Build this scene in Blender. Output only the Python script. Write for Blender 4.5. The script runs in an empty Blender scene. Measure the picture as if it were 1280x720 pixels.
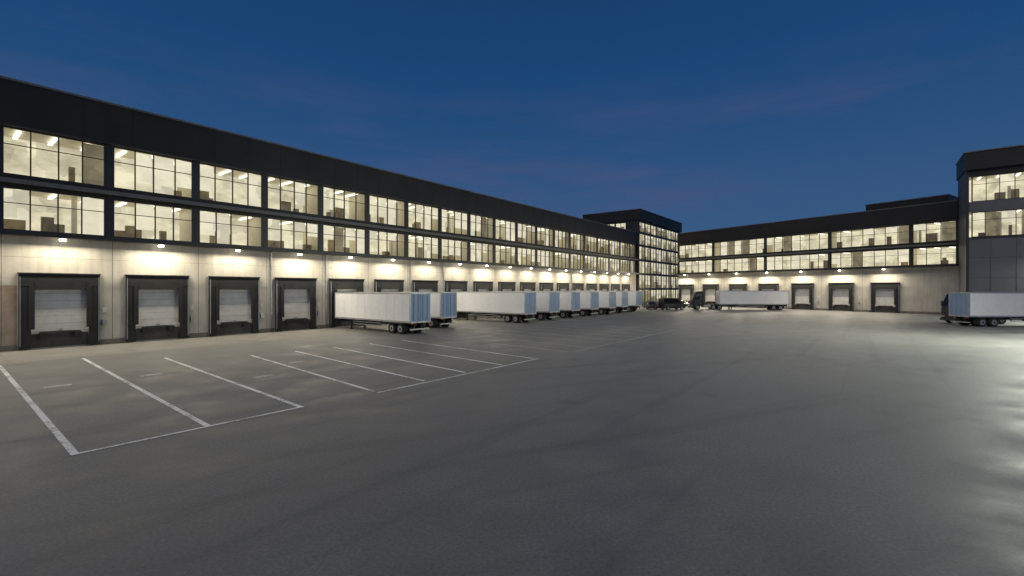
import bpy, math, random
from mathutils import Vector, Matrix
random.seed(7)
S = bpy.context.scene
COL = S.collection

# ---------------------------------------------------------------- materials
def mat(name):
    m = bpy.data.materials.new(name); m.use_nodes = True
    nt = m.node_tree; nt.nodes.clear()
    out = nt.nodes.new('ShaderNodeOutputMaterial')
    return m, nt, out
def N(nt, t, **kw):
    n = nt.nodes.new(t)
    for k, v in kw.items():
        setattr(n, k, v)
    return n
def noise(nt, coord, scale, detail=4, rough=.55):
    n = N(nt, 'ShaderNodeTexNoise'); n.inputs['Scale'].default_value = scale
    n.inputs['Detail'].default_value = detail; n.inputs['Roughness'].default_value = rough
    nt.links.new(coord, n.inputs['Vector']); return n.outputs['Fac']
def mapping(nt, coord, scale=(1,1,1), rot=(0,0,0), loc=(0,0,0)):
    n = N(nt, 'ShaderNodeMapping'); n.inputs['Scale'].default_value = scale
    n.inputs['Rotation'].default_value = rot; n.inputs['Location'].default_value = loc
    nt.links.new(coord, n.inputs['Vector']); return n.outputs['Vector']
def ramp(nt, fac, stops):
    n = N(nt, 'ShaderNodeValToRGB'); cr = n.color_ramp
    while len(cr.elements) < len(stops): cr.elements.new(.5)
    for e, (p, c) in zip(cr.elements, stops):
        e.position = p
        e.color = (*c, 1) if isinstance(c, tuple) else (c, c, c, 1)
    nt.links.new(fac, n.inputs['Fac']); return n.outputs['Color']
def mixc(nt, fac, a, b, mode='MIX'):
    n = N(nt, 'ShaderNodeMix', data_type='RGBA', blend_type=mode)
    for sock, v in ((n.inputs[0], fac), (n.inputs[6], a), (n.inputs[7], b)):
        if isinstance(v, (int, float)): sock.default_value = v
        elif isinstance(v, tuple): sock.default_value = (*v, 1)
        else: nt.links.new(v, sock)
    return n.outputs[2]
def math_(nt, op, a, b=0.):
    n = N(nt, 'ShaderNodeMath', operation=op)
    for s, v in ((n.inputs[0], a), (n.inputs[1], b)):
        if isinstance(v, (int, float)): s.default_value = v
        else: nt.links.new(v, s)
    return n.outputs[0]

def paint(name, base, rough=.5, metal=0., var=.25, scale=1.5, grime=0., bump=0., spec=.5, streak=0.):
    m, nt, out = mat(name)
    co = N(nt, 'ShaderNodeTexCoord').outputs['Object']
    f1 = noise(nt, co, scale, 4)
    c = ramp(nt, f1, [(.3, tuple(b*(1-var) for b in base)), (.7, tuple(min(1, b*(1+var*.6)) for b in base))])
    if streak:
        st = noise(nt, mapping(nt, co, (2.2, 2.2, .12)), 1.6, 4)
        c = mixc(nt, ramp(nt, st, [(.45, 0.), (.75, streak)]), c, tuple(b*.45 for b in base))
    if grime:
        g = noise(nt, co, 6, 5, .7)
        c = mixc(nt, ramp(nt, g, [(.5, 0.), (.75, grime)]), c, (.06, .05, .04))
    b = N(nt, 'ShaderNodeBsdfPrincipled')
    nt.links.new(c, b.inputs['Base Color'])
    b.inputs['Metallic'].default_value = metal
    b.inputs['Specular IOR Level'].default_value = spec
    b.inputs['Roughness'].default_value = rough
    if bump:
        bp = N(nt, 'ShaderNodeBump'); bp.inputs['Strength'].default_value = bump
        bp.inputs['Distance'].default_value = .02
        nt.links.new(noise(nt, co, 30, 3), bp.inputs['Height'])
        nt.links.new(bp.outputs[0], b.inputs['Normal'])
    nt.links.new(b.outputs[0], out.inputs[0])
    return m
def emit(name, col, strength, var=None):
    m, nt, out = mat(name)
    e = N(nt, 'ShaderNodeEmission'); e.inputs['Strength'].default_value = strength
    e.inputs['Color'].default_value = (*col, 1)
    if var:
        co = N(nt, 'ShaderNodeTexCoord').outputs['Object']
        f = noise(nt, mapping(nt, co, (.35, .35, .6)), 1., 4, .65)
        vo = N(nt, 'ShaderNodeTexVoronoi', distance='CHEBYCHEV'); vo.inputs['Scale'].default_value = .8
        nt.links.new(co, vo.inputs['Vector'])
        sep = N(nt, 'ShaderNodeSeparateColor'); nt.links.new(vo.outputs['Color'], sep.inputs[0])
        f2 = ramp(nt, sep.outputs[0], [(.0, .6), (.3, .85), (1., 1.)])
        c = ramp(nt, f, [(.3, tuple(x*var for x in col)), (.62, col)])
        c = mixc(nt, .8, c, f2, 'MULTIPLY')
        nt.links.new(c, e.inputs['Color'])
    nt.links.new(e.outputs[0], out.inputs[0])
    return m

M = {}
M['concrete'] = paint('concrete_wall', (.50, .465, .40), .85, var=.16, scale=.5, grime=.15, bump=.2, streak=.38)
M['joint'] = paint('wall_joint', (.16, .145, .12), .9)
M['parapet'] = paint('dark_metal_cladding', (.026, .024, .022), .5, var=.3, scale=.3, spec=.3)
M['ledge'] = paint('ledge_metal', (.13, .125, .12), .5, var=.2)
M['frame'] = paint('window_frame_metal', (.028, .027, .026), .45, var=.2)
M['slate'] = paint('slate_cladding', (.10, .105, .12), .6, var=.12, scale=.4)
M['seam'] = paint('cladding_seam', (.02, .02, .024), .7)
M['rubber'] = paint('black_rubber', (.012, .012, .012), .75, var=.3)
M['door'] = paint('dock_door_paint', (.60, .585, .55), .55, var=.12, grime=.25)
M['pit'] = paint('leveller_steel', (.04, .037, .034), .6, var=.4)
M['brick'] = paint('stained_base_paint', (.36, .27, .21), .85, var=.3, scale=1.2)
M['room'] = paint('room_plaster', (.8, .76, .65), .8, var=.1)
M['furn'] = paint('office_furniture', (.38, .31, .22), .6, var=.4)
M['roomglow'] = emit('lit_room_wall', (1., .905, .64), .98, var=.55)
M['blind'] = emit('backlit_blind', (1., .92, .70), .97, var=.8)
M['dimpane'] = emit('dark_room_pane', (1., .85, .55), .28, var=.5)  # weak glow painted on a panel, standing in for a pane onto a dark room
M['strip'] = emit('ceiling_light_strip', (1., .95, .78), 2.2)
M['lampglow'] = emit('lamp_diffuser', (1., .94, .78), 16)
M['coolglow'] = emit('mast_lamp_diffuser', (.93, 1., .86), 12)
M['galv'] = paint('galvanised_steel', (.35, .36, .37), .4, metal=.7)
M['tyre'] = paint('tyre', (.012, .012, .012), .85)
M['rim'] = paint('wheel_rim', (.35, .35, .36), .4, metal=.6)
M['chassis'] = paint('chassis_paint', (.02, .02, .022), .55)
M['twhite'] = paint('trailer_white', (.76, .76, .77), .38, var=.06, scale=.6, grime=.15)
M['tdoor'] = paint('trailer_door_blue_grey', (.22, .33, .52), .4, var=.08, scale=.6, grime=.15)
M['trail'] = paint('trailer_rail', (.42, .43, .45), .4, metal=.5)
M['redlamp'] = paint('red_lens', (.35, .01, .01), .25)
M['carblack'] = paint('car_paint_dark', (.015, .016, .02), .25, spec=.6)
M['cargrey'] = paint('car_paint_grey', (.08, .085, .09), .25)
M['autoglass'] = paint('tinted_glass', (.01, .012, .014), .08, spec=.7)

m, nt, out = mat('window_glass')
tr = N(nt, 'ShaderNodeBsdfTransparent'); tr.inputs[0].default_value = (.95, .96, .94, 1)
gl = N(nt, 'ShaderNodeBsdfGlossy'); gl.inputs['Roughness'].default_value = .03
mx = N(nt, 'ShaderNodeMixShader'); fr = N(nt, 'ShaderNodeFresnel'); fr.inputs[0].default_value = 1.3
nt.links.new(fr.outputs[0], mx.inputs[0]); nt.links.new(tr.outputs[0], mx.inputs[1]); nt.links.new(gl.outputs[0], mx.inputs[2])
nt.links.new(mx.outputs[0], out.inputs[0]); M['glass'] = m

YAW = math.atan2(.791, .612)
def asphalt(name, lo, hi):
    m, nt, out = mat(name)
    co = N(nt, 'ShaderNodeTexCoord').outputs['Object']
    big = noise(nt, co, .045, 3, .6)
    mid = noise(nt, co, .5, 5, .6)
    fine = noise(nt, co, 14, 4, .7)
    c = ramp(nt, big, [(.32, lo), (.68, hi)])
    c = mixc(nt, .55, c, ramp(nt, mid, [(.3, .6), (.7, 1.25)]), 'MULTIPLY')
    c = mixc(nt, .6, c, ramp(nt, fine, [(.3, .5), (.7, 1.4)]), 'MULTIPLY')
    for rot, sc in ((-YAW, (.035, .9, 1)), (-YAW+.5, (.03, .7, 1))):
        f = noise(nt, mapping(nt, mapping(nt, co, (1,1,1), (0,0,rot)), sc), 1., 3)
        c = mixc(nt, ramp(nt, f, [(.55, 0.), (.72, .3)]), c, (.045, .045, .045))
    vo = N(nt, 'ShaderNodeTexVoronoi'); vo.inputs['Scale'].default_value = .33
    nt.links.new(mapping(nt, co, (1,1,0)), vo.inputs['Vector'])
    wob = math_(nt, 'ADD', vo.outputs['Distance'], math_(nt, 'MULTIPLY', mid, .25))
    c = mixc(nt, ramp(nt, wob, [(.18, .3), (.34, 0.)]), c, (.04, .04, .04))
    b = N(nt, 'ShaderNodeBsdfPrincipled'); nt.links.new(c, b.inputs['Base Color'])
    nt.links.new(ramp(nt, mid, [(.3, .48), (.7, .75)]), b.inputs['Roughness'])
    b.inputs['Specular IOR Level'].default_value = .4
    bp = N(nt, 'ShaderNodeBump'); bp.inputs['Strength'].default_value = .2; bp.inputs['Distance'].default_value = .01
    nt.links.new(fine, bp.inputs['Height'])
    nt.links.new(bp.outputs[0], b.inputs['Normal'])
    nt.links.new(b.outputs[0], out.inputs[0]); return m
M['asphalt'] = asphalt('asphalt', (.14, .139, .134), (.19, .187, .178))
M['apron'] = asphalt('concrete_apron', (.165, .158, .142), (.215, .205, .185))
def worn(name, col, keep):
    m, nt, out = mat(name)
    co = N(nt, 'ShaderNodeTexCoord').outputs['Object']
    f = noise(nt, co, 9, 6, .75); g = noise(nt, co, .6, 3)
    fac = ramp(nt, math_(nt, 'ADD', math_(nt, 'MULTIPLY', f, .6), math_(nt, 'MULTIPLY', g, .4)), [(.5-keep*.2, 0.), (.58, .9)])
    c = mixc(nt, fac, col, (.17, .17, .16))
    b = N(nt, 'ShaderNodeBsdfPrincipled'); nt.links.new(c, b.inputs['Base Color']); b.inputs['Roughness'].default_value = .6
    nt.links.new(b.outputs[0], out.inputs[0]); return m
M['line'] = worn('road_paint', (.80, .80, .78), .0)
M['fadeline'] = worn('faded_road_paint', (.46, .46, .45), .3)

# ---------------------------------------------------------------- mesh builder
class MB:
    def __init__(s): s.v = []; s.f = []; s.m = []; s.mats = []
    def mi(s, k):
        if k not in s.mats: s.mats.append(k)
        return s.mats.index(k)
    def box(s, x0, x1, y0, y1, z0, z1, k):
        if x0 > x1: x0, x1 = x1, x0
        if y0 > y1: y0, y1 = y1, y0
        b = len(s.v)
        s.v += [(x0,y0,z0),(x1,y0,z0),(x1,y1,z0),(x0,y1,z0),(x0,y0,z1),(x1,y0,z1),(x1,y1,z1),(x0,y1,z1)]
        s.f += [tuple(b+i for i in q) for q in ((0,3,2,1),(4,5,6,7),(0,1,5,4),(1,2,6,5),(2,3,7,6),(3,0,4,7))]
        s.m += [s.mi(k)]*6
    def w(s, u0, u1, v0, v1, z0, z1, k):   # wall frame: v = distance OUT of the facade
        s.box(u0, u1, -v1, -v0, z0, z1, k)
    def poly(s, pts, k):
        b = len(s.v); s.v += pts; s.f.append(tuple(range(b, b+len(pts)))); s.m.append(s.mi(k))
    def cyl(s, c, r, h, ax, k, seg=20, r2=None):
        r2 = r if r2 is None else r2
        b = len(s.v)
        for e, rr in ((-h/2, r), (h/2, r2)):
            for i in range(seg):
                a = 2*math.pi*i/seg; p, q = rr*math.cos(a), rr*math.sin(a)
                d = {'x': (e,p,q), 'y': (q,e,p), 'z': (p,q,e)}[ax]
                s.v.append((c[0]+d[0], c[1]+d[1], c[2]+d[2]))
        for i in range(seg):
            j = (i+1) % seg
            s.f.append((b+i, b+j, b+seg+j, b+seg+i)); s.m.append(s.mi(k))
        s.f.append(tuple(b+i for i in reversed(range(seg)))); s.f.append(tuple(b+seg+i for i in range(seg)))
        s.m += [s.mi(k)]*2
    def done(s, name, parent=None, loc=(0,0,0), rz=0., bevel=0.):
        me = bpy.data.meshes.new(name); me.from_pydata(s.v, [], s.f)
        for k in s.mats: me.materials.append(M[k])
        for p, i in zip(me.polygons, s.m): p.material_index = i
        me.update()
        o = bpy.data.objects.new(name, me); COL.objects.link(o)
        o.parent = parent; o.location = loc; o.rotation_euler = (0, 0, rz)
        if bevel:
            bv = o.modifiers.new('bevel', 'BEVEL'); bv.width = bevel; bv.segments = 2; bv.limit_method = 'ANGLE'
        return o
def empty(name, loc, rz):
    e = bpy.data.objects.new(name, None); COL.objects.link(e)
    e.location = loc; e.rotation_euler = (0, 0, rz); e.empty_display_size = .5
    return e
def area(parent, name, loc, rot, power, col, sx, sy=None, spread=math.pi):
    l = bpy.data.lights.new(name, 'AREA'); l.energy = power; l.color = col
    l.shape = 'RECTANGLE' if sy else 'SQUARE'; l.size = sx
    if sy: l.size_y = sy
    l.spread = spread
    o = bpy.data.objects.new(name, l); COL.objects.link(o); o.parent = parent
    o.location = loc; o.rotation_euler = rot; return o

# ---------------------------------------------------------------- facade pieces
def glazing(fr, gl, rm, u0, u1, z0, z1, v=0., depth=3.4, npane=4, transom=.66, rb=random, pb=.5):
    fr.w(u0, u1, v-.12, v+.03, z0, z0+.10, 'frame'); fr.w(u0, u1, v-.12, v+.03, z1-.10, z1, 'frame')
    n = npane
    cuts = [u0+(u1-u0)*i/n + (rb.uniform(-.1, .1) if 0 < i < n else 0) for i in range(n+1)]
    for i, c in enumerate(cuts):
        hw = .07 if i in (0, n) else .035
        cc = c + (hw if i == 0 else -hw if i == n else 0)
        fr.w(cc-hw, cc+hw, v-.11, v+.045, z0+.1, z1-.1, 'frame')
    zt = z0+(z1-z0)*transom
    for i in range(n):
        fr.w(cuts[i]+.04, cuts[i+1]-.04, v-.10, v+.02, zt-.025, zt+.025, 'frame')
    gl.poly([(u0, -(v-.06), z0+.05), (u1, -(v-.06), z0+.05), (u1, -(v-.06), z1-.05), (u0, -(v-.06), z1-.05)], 'glass')
    for i in range(n):
        q = rb.random()
        if q < pb:
            zb = z1-.1-(z1-z0)*rb.choice((.3, .45, .7, .93))
            rm.w(cuts[i]+.05, cuts[i+1]-.05, v-.24, v-.22, max(zb, z0+.12), z1-.12, 'blind')
        elif q > .94:
            rm.w(cuts[i]+.05, cuts[i+1]-.05, v-.24, v-.22, z0+.12, z1-.12, 'dimpane')
    for _ in range(rb.randint(1, 4)):
        a = rb.uniform(u0+.3, u1-.9); wd = rb.uniform(.3, 1.2); hh = rb.choice((.75, .8, 1.1, 1.3, 1.7))
        d = rb.uniform(1.0, depth-.6)
        rm.w(a, min(a+wd, u1-.2), v-d-.4, v-d, z0, z0+hh, 'furn')
    if rb.random() < .5:
        a = rb.uniform(u0+.5, u1-.5); rm.w(a-.15, a+.15, v-1.6, v-1.3, z0, z1, 'room')
    k = 3
    for i in range(k):
        a = u0+(u1-u0)*(i+.5)/k
        rm.w(a-.12, a+.12, v-depth+.4, v-.5, z1-.16, z1-.08, 'strip')
    rm.w(u1-.06, u1+.06, v-depth, v-.15, z0, z1, 'room')

def dock(mb, c, hw=2.15):
    o = 1.55
    for s in (-1, 1):
        a, b = sorted((c+s*o, c+s*hw))
        mb.w(a, b, .004, .26, .06, 4.55, 'rubber')
        a, b = sorted((c+s*(o-.18), c+s*(o+.12)))
        mb.w(a, b, .264, .32, 1.45, 4.55, 'rubber')
        a, b = sorted((c+s*(hw-.09), c+s*(hw-.03)))
        mb.w(a, b, .264, .29, .3, 5.2, 'galv')
        a, b = sorted((c+s*.75, c+s*1.1))
        mb.w(a, b, .01, .34, .75, 1.2, 'rubber')
    mb.w(c-hw, c+hw, .004, .28, 4.553, 5.42, 'rubber')
    mb.w(c-o+.2, c+o-.2, .284, .31, 4.3, 4.9, 'rubber')
    mb.w(c-hw-.05, c+hw+.05, .0, .36, 5.423, 5.50, 'seam')
    for s in (-1, 1):
        y = -.27
        mb.poly([(c+s*o, y, 4.55), (c+s*(o-.45), y, 4.55), (c+s*o, y, 4.0)][::s], 'rubber')
    for i in range(6):
        z = 1.27+i*.55
        mb.w(c-o, c+o, -.09, -.03 + (.004 if i % 2 else 0), z, z+.535, 'door')
    mb.w(c-o, c+o, -.14, -.10, 1.25, 4.6, 'seam')
    mb.w(c-.12, c+.12, -.02, .03, 1.34, 1.42, 'galv')
    mb.w(c-1.05, c+1.05, .004, .10, 1.1, 1.245, 'pit')
    mb.w(c-1.5, c+1.5, .003, .05, .1, 1.09, 'pit')

def wall_lamp(mb, u, z, v=.8):
    mb.w(u-.2, u+.2, v-.12, v+.12, z-.02, z+.10, 'frame')
    mb.w(u-.17, u+.17, v-.10, v+.10, z-.17, z-.022, 'lampglow')

def wing(name, loc, rz, u0, u1, edges, docks, depth, npane, lamps, lampw, seed, tilt):
    root = empty(name, loc, rz); rb = random.Random(seed)
    wall, fr, gl, rm, dk = MB(), MB(), MB(), MB(), MB()
    T = .4; zt = 8.1; o = 1.55
    prev = u0
    for c in docks:
        wall.w(prev, c-o, -T, 0, 0, zt, 'concrete')
        wall.w(c-o, c+o, -T, 0, 4.55, zt, 'concrete')
        wall.w(c-o, c+o, -T, 0, 0, 1.25, 'concrete')
        prev = c+o
    wall.w(prev, u1, -T, 0, 0, zt, 'concrete')
    wall.w(u0, u1, -depth, -T-.005, 0, zt, 'seam')
    for a, b in zip(docks[:-1], docks[1:]):
        j = (a+b)/2
        wall.w(j-.018, j+.018, .001, .006, .05, zt, 'joint')
        if rb.random() < .35: wall.w(j+.35, j+.45, .004, .11, .4, zt, 'galv')
        wall.w(j-.62, j-.38, .003, .16, 1.5, 1.95, 'galv')
        wall.w(j-.60, j-.36, .003, .02, 2.5, 2.9, 'door')
    for a, b in zip([u0]+[d+2.17 for d in docks], [d-2.17 for d in docks]+[u1]):
        if b-a > .1:
            wall.w(a+.05, b-.05, .001, .03, .02, .42, 'joint')
            if seed == 3 and abs(b-.78) < .3:
                wall.w(a+.05, b-.05, .001, .004, .44, 4.6, 'brick')
    wall.w(u0, u1, .001, .006, 6.6, 6.62, 'joint')
    wall.w(u0, u1, -T, 1.0, 8.103, 8.30, 'ledge')
    wall.w(u0, u1, 1.003, 1.04, 8.06, 8.40, 'frame')
    D = 3.4
    wall.w(u0, u1, -D-.05, -.02, 8.303, 8.40, 'room')
    wall.w(u0, u1, -D-.05, -.02, 11.46, 12.28, 'room')
    wall.w(u0, u1, -.018, .10, 11.45, 12.30, 'parapet')
    wall.w(u0, u1, .103, .62, 11.72, 11.86, 'ledge')
    wall.w(u0, u1, .623, .65, 11.66, 11.98, 'ledge')
    wall.w(u0, u1, -D-.05, -.02, 15.66, 15.9, 'room')
    wall.w(u0, u1, -.018, .08, 8.303, 8.42, 'frame')
    for z0, z1 in ((8.40, 11.46), (12.28, 15.66)):
        rm.w(u0, u1, -D-.12, -D-.06, z0, z1, 'roomglow')
    wall.w(u0, u1, -depth, -D-.13, zt+.003, 15.9, 'seam')
    pz0, pz1 = 15.66, 18.75
    wall.w(u0, u1, -.35, .42, pz0, pz1, 'parapet')
    wall.w(u0, u1, -.45, .50, pz1+.002, pz1+.15, 'ledge')
    wall.w(u0, u1, .423, .47, pz0-.02, pz0+.10, 'frame')
    x = u0+1.4
    while x < u1:
        wall.w(x-.02, x+.02, .421, .436, pz0+.12, pz1-.02, 'seam'); x += 2.95
    wall.w(u0, u1, .421, .428, 17.2, 17.24, 'seam')
    wall.w(u0, u1, -depth, -.36, 15.905, 18.0, 'seam')
    wall.w(u0, u0+.35, -depth, -.36, 18.003, 18.75, 'parapet')
    for a, b in zip(edges[:-1], edges[1:]):
        hw = .17
        for z0, z1 in ((8.42, 11.45), (12.30, 15.64)):
            fr.w(a-hw, a+hw, -.35, .06, z0, z1, 'frame')
            if b-a > .8:
                glazing(fr, gl, rm, a+hw, b-hw, z0, z1, 0., D, npane(b-a), .64, rb=rb)
    for z0, z1 in ((8.42, 11.45), (12.30, 15.64)):
        fr.w(u1-.3, u1, -.35, .06, z0, z1, 'frame')
        for e in (u0+.0, u1-.31):
            rm.w(e, e+.3, -D, -.36, z0, z1, 'room')
    for c in docks: dock(dk, c)
    lm = MB()
    for c in lamps:
        wall_lamp(lm, c, 8.0)
        area(root, 'lamp_light', (c, -1.05, 7.80), (math.radians(-tilt), 0, 0), lampw*rb.uniform(.75, 1.15), (1., .90, .69), 3.4, .3)
    wall.done('walls', root); fr.done('window_frames', root); gl.done('window_glass', root)
    rm.done('lit_rooms', root); dk.done('dock_doors', root); lm.done('wall_lamps', root)
    return root

P0 = (-35.2, 31.7, 0)
edges = [-.2+5.9*k for k in range(-4, 19)] + [109.7]
docks = [2.95+5.9*k for k in range(-3, 18)]
wing('warehouse_building', P0, YAW, -23.8, 109.7, edges, docks, 24, lambda w: 4 if w > 5 else 3, docks, 400, 3, 14)
RB = (43.8, 121, 0); RBa = math.atan2(-.839, .545)
rear = wing('warehouse_building', RB, RBa, 0, 54.2, [0, 10, 22.7, 35.4, 48.1, 54.2], [2.4+7*k for k in range(7)], 18,
     lambda w: max(3, round(w/1.9)), [2.4+7*k for k in range(7)], 1000, 11, 34)
pm = MB()
pm.w(40, 52, -14, -4, 18.01, 20.6, 'parapet'); pm.w(39.9, 52.1, -14.1, -3.9, 20.602, 20.75, 'ledge')
pm.w(8, 13, -12, -6, 18.01, 19.6, 'ledge')
pm.done('rooftop_plant_room', rear)

# ---------------------------------------------------------------- corner tower
tw = empty('office_tower', (P0[0]+.612*110, P0[1]+.791*110, 0), YAW)
def tower_face(u0, u1, zlist, nb, seed, d):
    rb = random.Random(seed)
    fr, gl, rm = MB(), MB(), MB()
    for z0, z1 in zlist:
        for i in range(nb):
            a = u0+(u1-u0)*i/nb; b = u0+(u1-u0)*(i+1)/nb
            fr.w(a-.08, a+.08, -.14, .05, z0, z1, 'frame')
            glazing(fr, gl, rm, a+.08, b-.08, z0, z1, 0, d, 2, .6, rb=rb, pb=.75)
        fr.w(u1-.12, u1+.12, -.14, .08, z0, z1, 'frame')
        rm.w(u0, u1, -d-.1, -d-.04, z0, z1, 'roomglow')
        fr.w(u0-.12, u1+.12, -.12, .05, z1+.002, z1+.38, 'frame')
        rm.w(u0-.12, u1+.12, -d-.1, -.121, z1+.002, z1+.38, 'room')
    return fr, gl, rm
zl = [(.6, 4.1), (4.5, 8.0), (8.4, 11.6), (12.0, 15.4), (15.8, 18.7), (19.1, 21.7)]
fr, gl, rm = tower_face(.2, 32.8, zl, 8, 5, 1.6)
fr.done('front_frames', tw, (0, -.6, 0)); gl.done('front_glass', tw, (0, -.6, 0)); rm.done('front_rooms', tw, (0, -.6, 0))
fr, gl, rm = tower_face(3.0, 15.6, zl[4:], 4, 6, 2.0)
kw = dict(loc=(.0, 15.2, 0), rz=-math.pi/2)
fr.done('side_frames', tw, **kw); gl.done('side_glass', tw, **kw); rm.done('side_rooms', tw, **kw)
t = MB()
t.w(2.9, 33, -15.2, -2.75, 0, 22.1, 'seam')
t.w(.01, 2.89, -15.2, -12.6, 15, 22.1, 'parapet')
t.w(-.3, 33.3, -15.5, 1.05, 22.15, 24.8, 'parapet')
t.w(-.4, 33.4, -15.6, 1.15, 24.803, 24.95, 'ledge')
t.w(0, 33, -2.7, .6, .0, .58, 'slate')
t.w(-.02, .14, -2.6, .62, 0, 22.14, 'frame')
t.w(32.86, 33.1, -2.7, .62, 0, 22.14, 'frame')
t.done('tower_walls', tw)

# ---------------------------------------------------------------- right building
rbd = empty('office_building', (68.75, 69.6, 0), math.atan2(-.612, .791))
t, fr, gl, rm = MB(), MB(), MB(), MB()
rb = random.Random(21)
U1 = 34; DP = 8
t.w(0, U1, -.4, 0, 0, 11.9, 'slate'); t.w(.31, U1, -DP, -3.1, 0, 22.1, 'seam')
t.w(.31, U1, -3.09, -.41, 0, 11.9, 'room')
for i in range(1, 14):
    t.w(i*2.6-.02, i*2.6+.02, .001, .01, .1, 11.8, 'seam')
for z in (3., 6., 9.): t.w(.3, U1, .001, .008, z, z+.03, 'seam')
t.w(-.05, .28, -.3, .12, 0, 22.19, 'frame')
for z0, z1 in ((12.1, 15.85), (17.4, 21.2)):
    rm.w(.3, U1, -3.05, -3.0, z0, z1, 'roomglow')
    a = .55
    while a < U1-1:
        b = min(a+6.4, U1)
        glazing(fr, gl, rm, a, b-.3, z0, z1, 0, 2.9, 4, .68, rb=rb)
        fr.w(b-.3, b, -.3, .05, z0, z1, 'frame'); a = b
t.w(.3, U1, -3.0, .1, 11.903, 12.098, 'frame')
t.w(.3, U1, -3.0, -.02, 15.86, 17.39, 'room'); t.w(.3, U1, -.018, .1, 15.86, 17.39, 'slate'); t.w(.3, U1, .103, .14, 15.9, 16.05, 'ledge')
t.w(.3, U1, -3.0, -.02, 21.21, 22.2, 'room'); t.w(.3, U1, -.018, .1, 21.21, 22.2, 'parapet')
t.w(-.2, U1, -DP, .5, 22.203, 24.8, 'parapet'); t.w(-.3, U1, -DP-.1, .6, 24.803, 24.95, 'ledge')
t.w(-.02, .3, -DP, -.31, 0, 22.2, 'slate')
for z in (4., 8., 12., 16., 20.): t.w(-.035, -.021, -DP, -.4, z, z+.04, 'seam')
t.done('walls', rbd); fr.done('window_frames', rbd); gl.done('window_glass', rbd); rm.done('lit_rooms', rbd)
lm = MB()
for u in (10, 18, 26):
    wall_lamp(lm, u, 9.5, .3)
    area(rbd, 'lamp_light', (u, -.4, 9.25), (math.radians(-48), 0, 0), 3200, (.95, 1., .85), .6)
lm.done('wall_lamps', rbd)

# ---------------------------------------------------------------- yard lighting mast
def mast(loc, rz, power):
    e = empty('street_lamp', loc, rz); b = MB()
    b.cyl((0,0,.25), .3, .5, 'z', 'concrete', 20); b.cyl((0,0,6.5), .14, 12.4, 'z', 'galv', 16, .08)
    b.box(-1.2, 1.2, -.05, .05, 12.5, 12.6, 'galv')
    for x in (-.9, 0, .9):
        b.box(x-.3, x+.3, -.35, .2, 12.3, 12.45, 'frame'); b.box(x-.26, x+.26, -.31, .16, 12.26, 12.298, 'coolglow')
    b.done('mast', e, bevel=.01)
    area(e, 'mast_light', (0, -.1, 12.2), (math.radians(-38), 0, 0), power, (.96, 1., .84), 1.8, .5)
mast((43, 34, 0), math.radians(-105), 7500)

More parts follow.
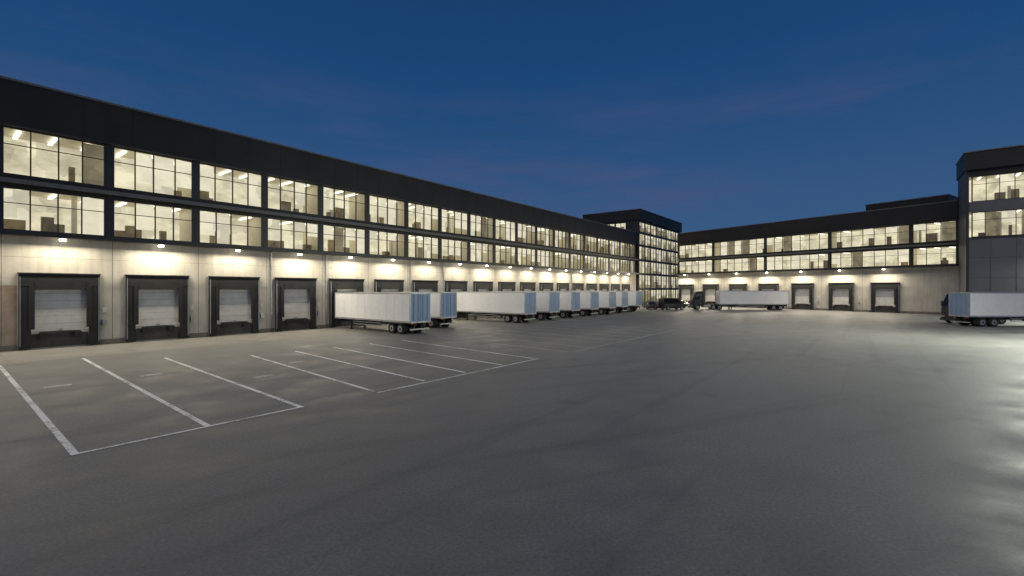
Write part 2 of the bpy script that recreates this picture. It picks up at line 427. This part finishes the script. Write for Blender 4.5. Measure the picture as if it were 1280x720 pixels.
# ---------------------------------------------------------------- trailers
def wheel(b, x, y, r=.5, w=.28, s=1):
    b.cyl((x, y, r), r, w, 'y', 'tyre', 24)
    b.cyl((x, y+s*(w/2+.005), r), r*.58, .03, 'y', 'rim', 20)
    b.cyl((x, y+s*(w/2+.03), r), r*.2, .08, 'y', 'chassis', 12)
def trailer(loc, rz, L=12.8, W=2.55, H=3.98, zb=1.12):
    e = empty('semi_trailer', loc, rz)
    body, tr, ch, wh = MB(), MB(), MB(), MB()
    h = W/2
    body.box(.03, L-.05, -h+.02, h-.02, zb+.14, H-.03, 'twhite')
    body.done('cargo_box', e, bevel=.03)
    x = .6
    while x < L-.3:
        for s in (-1, 1):
            tr.box(x-.02, x+.02, s*(h-.019), s*(h-.009), zb+.16, H-.12, 'twhite')
        x += 1.22
    for s in (-1, 1):
        tr.box(0, L, s*(h-.03), s*(h+.012), zb, zb+.16, 'trail')
        tr.box(0, L, s*(h-.03), s*(h+.01), H-.12, H, 'trail')
        for xx in (.0, L-.09):
            tr.box(xx, xx+.09, s*(h-.07), s*(h+.016), zb+.163, H-.123, 'trail')
    tr.box(L-.05, L+.015, -h+.08, h-.08, H-.14, H-.003, 'trail'); tr.box(L-.05, L+.02, -h+.08, h-.08, zb-.02, zb+.13, 'trail')
    # doors stand 6 mm proud of the box end
    tr.box(L-.052, L-.002, -h+.10, -.015, zb+.15, H-.15, 'tdoor'); tr.box(L-.052, L-.002, .015, h-.10, zb+.15, H-.15, 'tdoor')
    tr.box(L-.05, L-.035, -.012, .012, zb+.15, H-.15, 'chassis')
    for y in (-.85, -.28, .28, .85):
        tr.cyl((L+.026, y, (zb+H)/2), .022, H-zb-.2, 'z', 'galv', 8)
        tr.box(L-.001, L+.06, y-.13, y+.05, zb+.62, zb+.68, 'galv')
    for s in (-1, 1):
        for z in (zb+.4, zb+1.1, zb+1.8, zb+2.5):
            tr.box(L-.001, L+.022, s*(h-.02), s*(h-.2), z, z+.07, 'galv')
        tr.box(L, L+.03, s*(h-.12), s*(h-.36), zb-.15, zb-.03, 'redlamp')
        tr.box(L+.016, L+.03, s*(h-.12), s*(h-.18), H-.1, H-.05, 'redlamp')
    for y in (-.8, 0, .8): tr.box(.005, .028, y-.03, y+.03, zb+.2, H-.15, 'trail')
    tr.done('rails_and_doors', e)
    for s in (-1, 1):
        ch.box(.3, L-.1, s*.42, s*.54, zb-.32, zb-.003, 'chassis')
        ch.box(L-.25, L-.15, s*.55, s*.65, .45, zb-.003, 'chassis')
        ch.box(2.4, 2.55, s*.75, s*.9, .12, zb-.003, 'chassis'); ch.box(2.3, 2.65, s*.7, s*.95, .02, .12, 'chassis')
        ch.box(L-4.2, L-1.0, s*(h-.12), s*(h-.02), zb-.12, zb-.003, 'chassis')
        ch.box(L-.95, L-.92, s*(h-.5), s*(h-.03), .3, zb-.1, 'rubber')
        ch.box(3.4, L-4.6, s*(h-.10), s*(h-.06), .62, .72, 'galv'); ch.box(3.4, L-4.6, s*(h-.10), s*(h-.06), .88, .96, 'galv')
        for xx in (3.6, (L-1.2)/2, L-4.8): ch.box(xx, xx+.06, s*(h-.17), s*(h-.11), .6, zb-.003, 'chassis')
    ch.box(L-.2, L-.08, -h+.1, h-.1, .42, .55, 'galv')
    xx = .8
    while xx < L: ch.box(xx, xx+.08, -h+.14, h-.14, zb-.10, zb-.005, 'chassis'); xx += 1.0
    ch.box(4.2, 5.6, -.4, .4, .55, .8, 'chassis')
    ch.done('chassis', e)
    for ax in (L-1.55, L-2.85):
        wh.cyl((ax, 0, .5), .07, 2.0, 'y', 'chassis', 10)
        for s in (-1, 1):
            wheel(wh, ax, s*(h-.2), .5, .27, s); wh.cyl((ax, s*(h-.52), .5), .49, .25, 'y', 'tyre', 20)
    wh.done('wheels', e)
    return e
OUT = -math.atan2(.612, .791)
def at(u, v): return (P0[0]+.612*u+.791*v, P0[1]+.791*u-.612*v, 0)
trailer(at(26.0, .6), OUT, 12.7)
trailer(at(32.5, .6), OUT+.01, 9.8)
for k, L, dv in ((7, 12.7, .6), (8, 12.6, .6), (9, 12.6, .5), (10, 12.5, .7), (11, 12.8, .6), (12, 12.4, .6), (13, 12.6, .6)):
    trailer(at(2.95+5.9*k, dv), OUT+random.uniform(-.008, .008), L)
trailer((43.0, 96.2, 0), math.radians(-9), 13.3)
trailer((65.6, 53.6, 0), math.radians(178.5), 13.2)

def loft(b, secs, k, glassrule=None):
    n = len(secs[0]); base = len(b.v)
    for s in secs: b.v += s
    for i in range(len(secs)-1):
        for j in range(n):
            j2 = (j+1) % n
            kk = glassrule(i, j) if glassrule else None
            b.f.append((base+i*n+j, base+i*n+j2, base+(i+1)*n+j2, base+(i+1)*n+j)); b.m.append(b.mi(kk or k))
    b.f.append(tuple(base+j for j in reversed(range(n)))); b.m.append(b.mi(k))
    b.f.append(tuple(base+(len(secs)-1)*n+j for j in range(n))); b.m.append(b.mi(k))
def car(name, loc, rz, paintk, van=False):
    e = empty(name, loc, rz); b = MB()
    if van:
        prof = [(-2.7,1.25,2.25,.93),(-2.6,1.3,2.4,.97),(-1.0,1.3,2.42,.98),(1.0,1.3,2.4,.98),(1.9,1.25,1.35,.97),(2.6,1.05,1.12,.93),(2.75,.8,.85,.85)]
        g = (0,1,2,3); wb = 1.75; r = .36
    else:
        prof = [(-2.2,.85,.9,.82),(-2.1,.98,1.05,.88),(-1.7,1.02,1.3,.9),(-1.1,1.0,1.62,.91),(.2,.98,1.66,.91),(.6,.97,1.5,.91),(1.15,.96,1.02,.91),(2.0,.85,.89,.86),(2.25,.6,.65,.78)]
        g = (2,3,4,5); wb = 1.38; r = .34
    secs = []
    for x, zb, zr, w in prof:
        wr = w*.78 if zr-zb > .2 else w*.86
        secs.append([(x,-w*.9,.28),(x,w*.9,.28),(x,w,.55),(x,w*.99,zb),(x,wr,zr),(x,0,zr+.035),(x,-wr,zr),(x,-w*.99,zb),(x,-w,.55)])
    def rule(i, j):
        if i in g and j in (3, 6): return 'autoglass'
        if i == g[-1] and j in (4, 5): return 'autoglass'
        return None
    loft(b, secs, paintk, rule)
    b.done('body', e)
    w = MB()
    for x in (-wb, wb):
        for s in (-1, 1):
            w.cyl((x, s*.84, r), r, .24, 'y', 'tyre', 20); w.cyl((x, s*.965, r), r*.62, .02, 'y', 'rim', 14)
    for s in (-1, 1):
        w.box(prof[0][0]-.02, prof[0][0]+.05, s*.5, s*.8, .65, .8, 'redlamp')
        w.box(.75, .9, s*.92, s*1.08, 1.0, 1.14, paintk)
        w.box(prof[-1][0]-.12, prof[-1][0]+.01, s*.45, s*.74, .5, .62, 'rim')
    w.box(prof[-1][0]-.1, prof[-1][0]+.05, -.7, .7, .3, .46, 'chassis'); w.box(prof[0][0]-.05, prof[0][0]+.1, -.75, .75, .32, .5, 'chassis')
    w.done('wheels_and_trim', e)
def tractor(loc, rz):
    e = empty('semi_truck', loc, rz); b = MB()
    def sec(x, z0, z1, w, top=.9): return [(x,-w,z0),(x,w,z0),(x,w,2.0),(x,w*.98,z1-.5),(x,w*top,z1),(x,-w*top,z1),(x,-w*.98,z1-.5),(x,-w,2.0)]
    loft(b, [sec(0,.95,3.75,1.2), sec(.3,.95,3.85,1.22), sec(1.5,.6,3.7,1.22), sec(1.75,.5,3.2,1.22,.92), sec(2.15,.5,2.3,1.18,.95) , sec(2.25,.45,2.1,1.1)], 'carblack')
    b.poly([(1.80,-1.0,3.05),(2.17,-1.05,2.28),(2.17,1.05,2.28),(1.80,1.0,3.05)], 'autoglass')
    for s in (-1, 1): b.box(.75, 1.7, s*1.215, s*1.232, 2.05, 2.8, 'autoglass'); b.box(1.75, 1.95, s*1.25, s*1.5, 2.1, 2.8, 'chassis'); b.box(2.2, 2.3, s*.6, s*1.05, .75, .98, 'rim')
    b.box(2.24, 2.30, -.55, .55, .75, 1.9, 'chassis'); b.box(1.9, 2.36, -1.2, 1.2, .35, .62, 'chassis')
    for s in (-1, 1): b.box(-3.6, 1.6, s*.4, s*.52, .75, .98, 'chassis'); b.box(-1.4, -.1, s*.6, s*1.2, .45, .95, 'rim')
    b.cyl((-2.4,0,1.05), .5, .12, 'z', 'chassis', 20)
    b.done('cab', e, bevel=.03)
    w = MB()
    for x in (1.2, -1.95, -3.15):
        for s in (-1, 1): wheel(w, x, s*1.06, .5, .28, s)
    w.done('wheels', e)
tractor((40.2, 97.3, 0), math.radians(172))
tractor((57.4, 58.0, 0), math.radians(180))
car('parked_van', (33.6, 96.5, 0), math.radians(20), 'carblack', True)
car('parked_car', (29.5, 97.5, 0), math.radians(80), 'carblack')
car('parked_car', (31.5, 104.5, 0), math.radians(110), 'cargrey')
car('parked_car', (36.3, 106.0, 0), math.radians(-60), 'carblack')
car('parked_car', (39.5, 107.0, 0), math.radians(-60), 'cargrey')

# ---------------------------------------------------------------- ground
g = MB(); R = 1500
g.poly([(-R,-R,0),(R,-R,0),(R,R,0),(-R,R,0)], 'asphalt'); g.done('ground')
a = MB()
def wq(u0, u1, v0, v1, z, b, k, sk=0.):
    b.poly([(u0, -v0, z), (u0-sk, -v1, z), (u1-sk, -v1, z), (u1, -v0, z)], k)
root = empty('loading_apron', P0, YAW)
for i in range(-4, 19):
    wq(-.2+5.9*i+.02, 5.7+5.9*i-.02, 0.02, 3.8, .004, a, 'apron'); wq(-.2+5.9*i+.02, 5.7+5.9*i-.02, 3.84, 7.6, .004, a, 'apron')
a.done('concrete_slabs', root)
root = empty('parking_markings', P0, YAW)
l = MB(); lw = .085
for u, v0, f in ((-1.0, 8.4, .3), (2.1, 8.4, .7), (5.1, 12.2, .9), (8.3, 15.4, 1.5), (11.1, 15.6, 1.5), (13.9, 15.8, 1.5), (16.9, 16, 1.5), (20, 16, 1.5)):
    wq(u+f-lw, u+f+lw, v0, 30.7, .008, l, 'line', sk=f)
wq(-1.0-lw, 5.1+lw, 30.7, 30.84, .012, l, 'line'); wq(8.3-lw, 20+lw, 30.95, 31.09, .012, l, 'line')
l.done('stall_lines', root)
l = MB()
for i in range(8):
    u = 24+3.0*i
    wq(u+1-lw, u+1+lw, 16.5, 31, .008, l, 'fadeline', sk=1)
wq(24-lw, 45+lw, 31.1, 31.23, .012, l, 'fadeline')
for u, v in ((.3, 18.6), (3.7, 18.6), (7.0, 23.5), (10.2, 20.5)):
    wq(u-.45, u+.45, v-.22, v+.22, .008, l, 'fadeline')
l.done('faded_lines', root)

# ---------------------------------------------------------------- world / key light / camera
w = bpy.data.worlds.new('World'); S.world = w; w.use_nodes = True
nt = w.node_tree; nt.nodes.clear()
out = N(nt, 'ShaderNodeOutputWorld'); bg = N(nt, 'ShaderNodeBackground')
co = N(nt, 'ShaderNodeTexCoord').outputs['Generated']
sep = N(nt, 'ShaderNodeSeparateXYZ'); nt.links.new(co, sep.inputs[0])
grad = ramp(nt, sep.outputs['Z'], [(0., (.050, .115, .235)), (.18, (.034, .092, .215)), (.38, (.012, .064, .185)), (.6, (.008, .043, .135)), (1., (.006, .03, .10))])
sky = N(nt, 'ShaderNodeTexSky', sky_type='NISHITA'); sky.sun_disc = False
sky.sun_elevation = math.radians(-4); sky.sun_rotation = math.radians(200); sky.ozone_density = 4
sk = mixc(nt, 1., sky.outputs[0], (.1, .1, .1), 'MULTIPLY')
cl = noise(nt, mapping(nt, co, (1.3, 1.3, 7.)), 1.6, 6, .6)
band = ramp(nt, sep.outputs['Z'], [(.05, 0.), (.2, .9), (.3, .7), (.42, 0.)])
cf = mixc(nt, 1., ramp(nt, cl, [(.45, 0.), (.72, .7)]), band, 'MULTIPLY')
c = mixc(nt, cf, grad, (.082, .092, .20))
c = mixc(nt, 1., c, sk, 'ADD')
nt.links.new(c, bg.inputs[0]); bg.inputs[1].default_value = 1.
nt.links.new(bg.outputs[0], out.inputs[0])

sun = bpy.data.lights.new('fill_sun', 'SUN'); sun.energy = 1.0; sun.angle = math.radians(40); sun.color = (1., .92, .81)  # soft sun lamp added behind the camera to brighten the ground
so = bpy.data.objects.new('fill_sun', sun); COL.objects.link(so)
so.rotation_euler = (math.radians(42), 0, math.radians(-25))

cam = bpy.data.cameras.new('camera'); co_ = bpy.data.objects.new('camera', cam); COL.objects.link(co_)
cam.lens = 16.17; cam.sensor_width = 36; cam.clip_end = 4000; cam.clip_start = .1
cam.shift_y = .0008
co_.location = (0, 0, 4.35); co_.rotation_euler = (math.radians(90), 0, 0)
S.camera = co_
S.view_settings.view_transform = 'Standard'; S.view_settings.look = 'None'; S.view_settings.exposure = 0
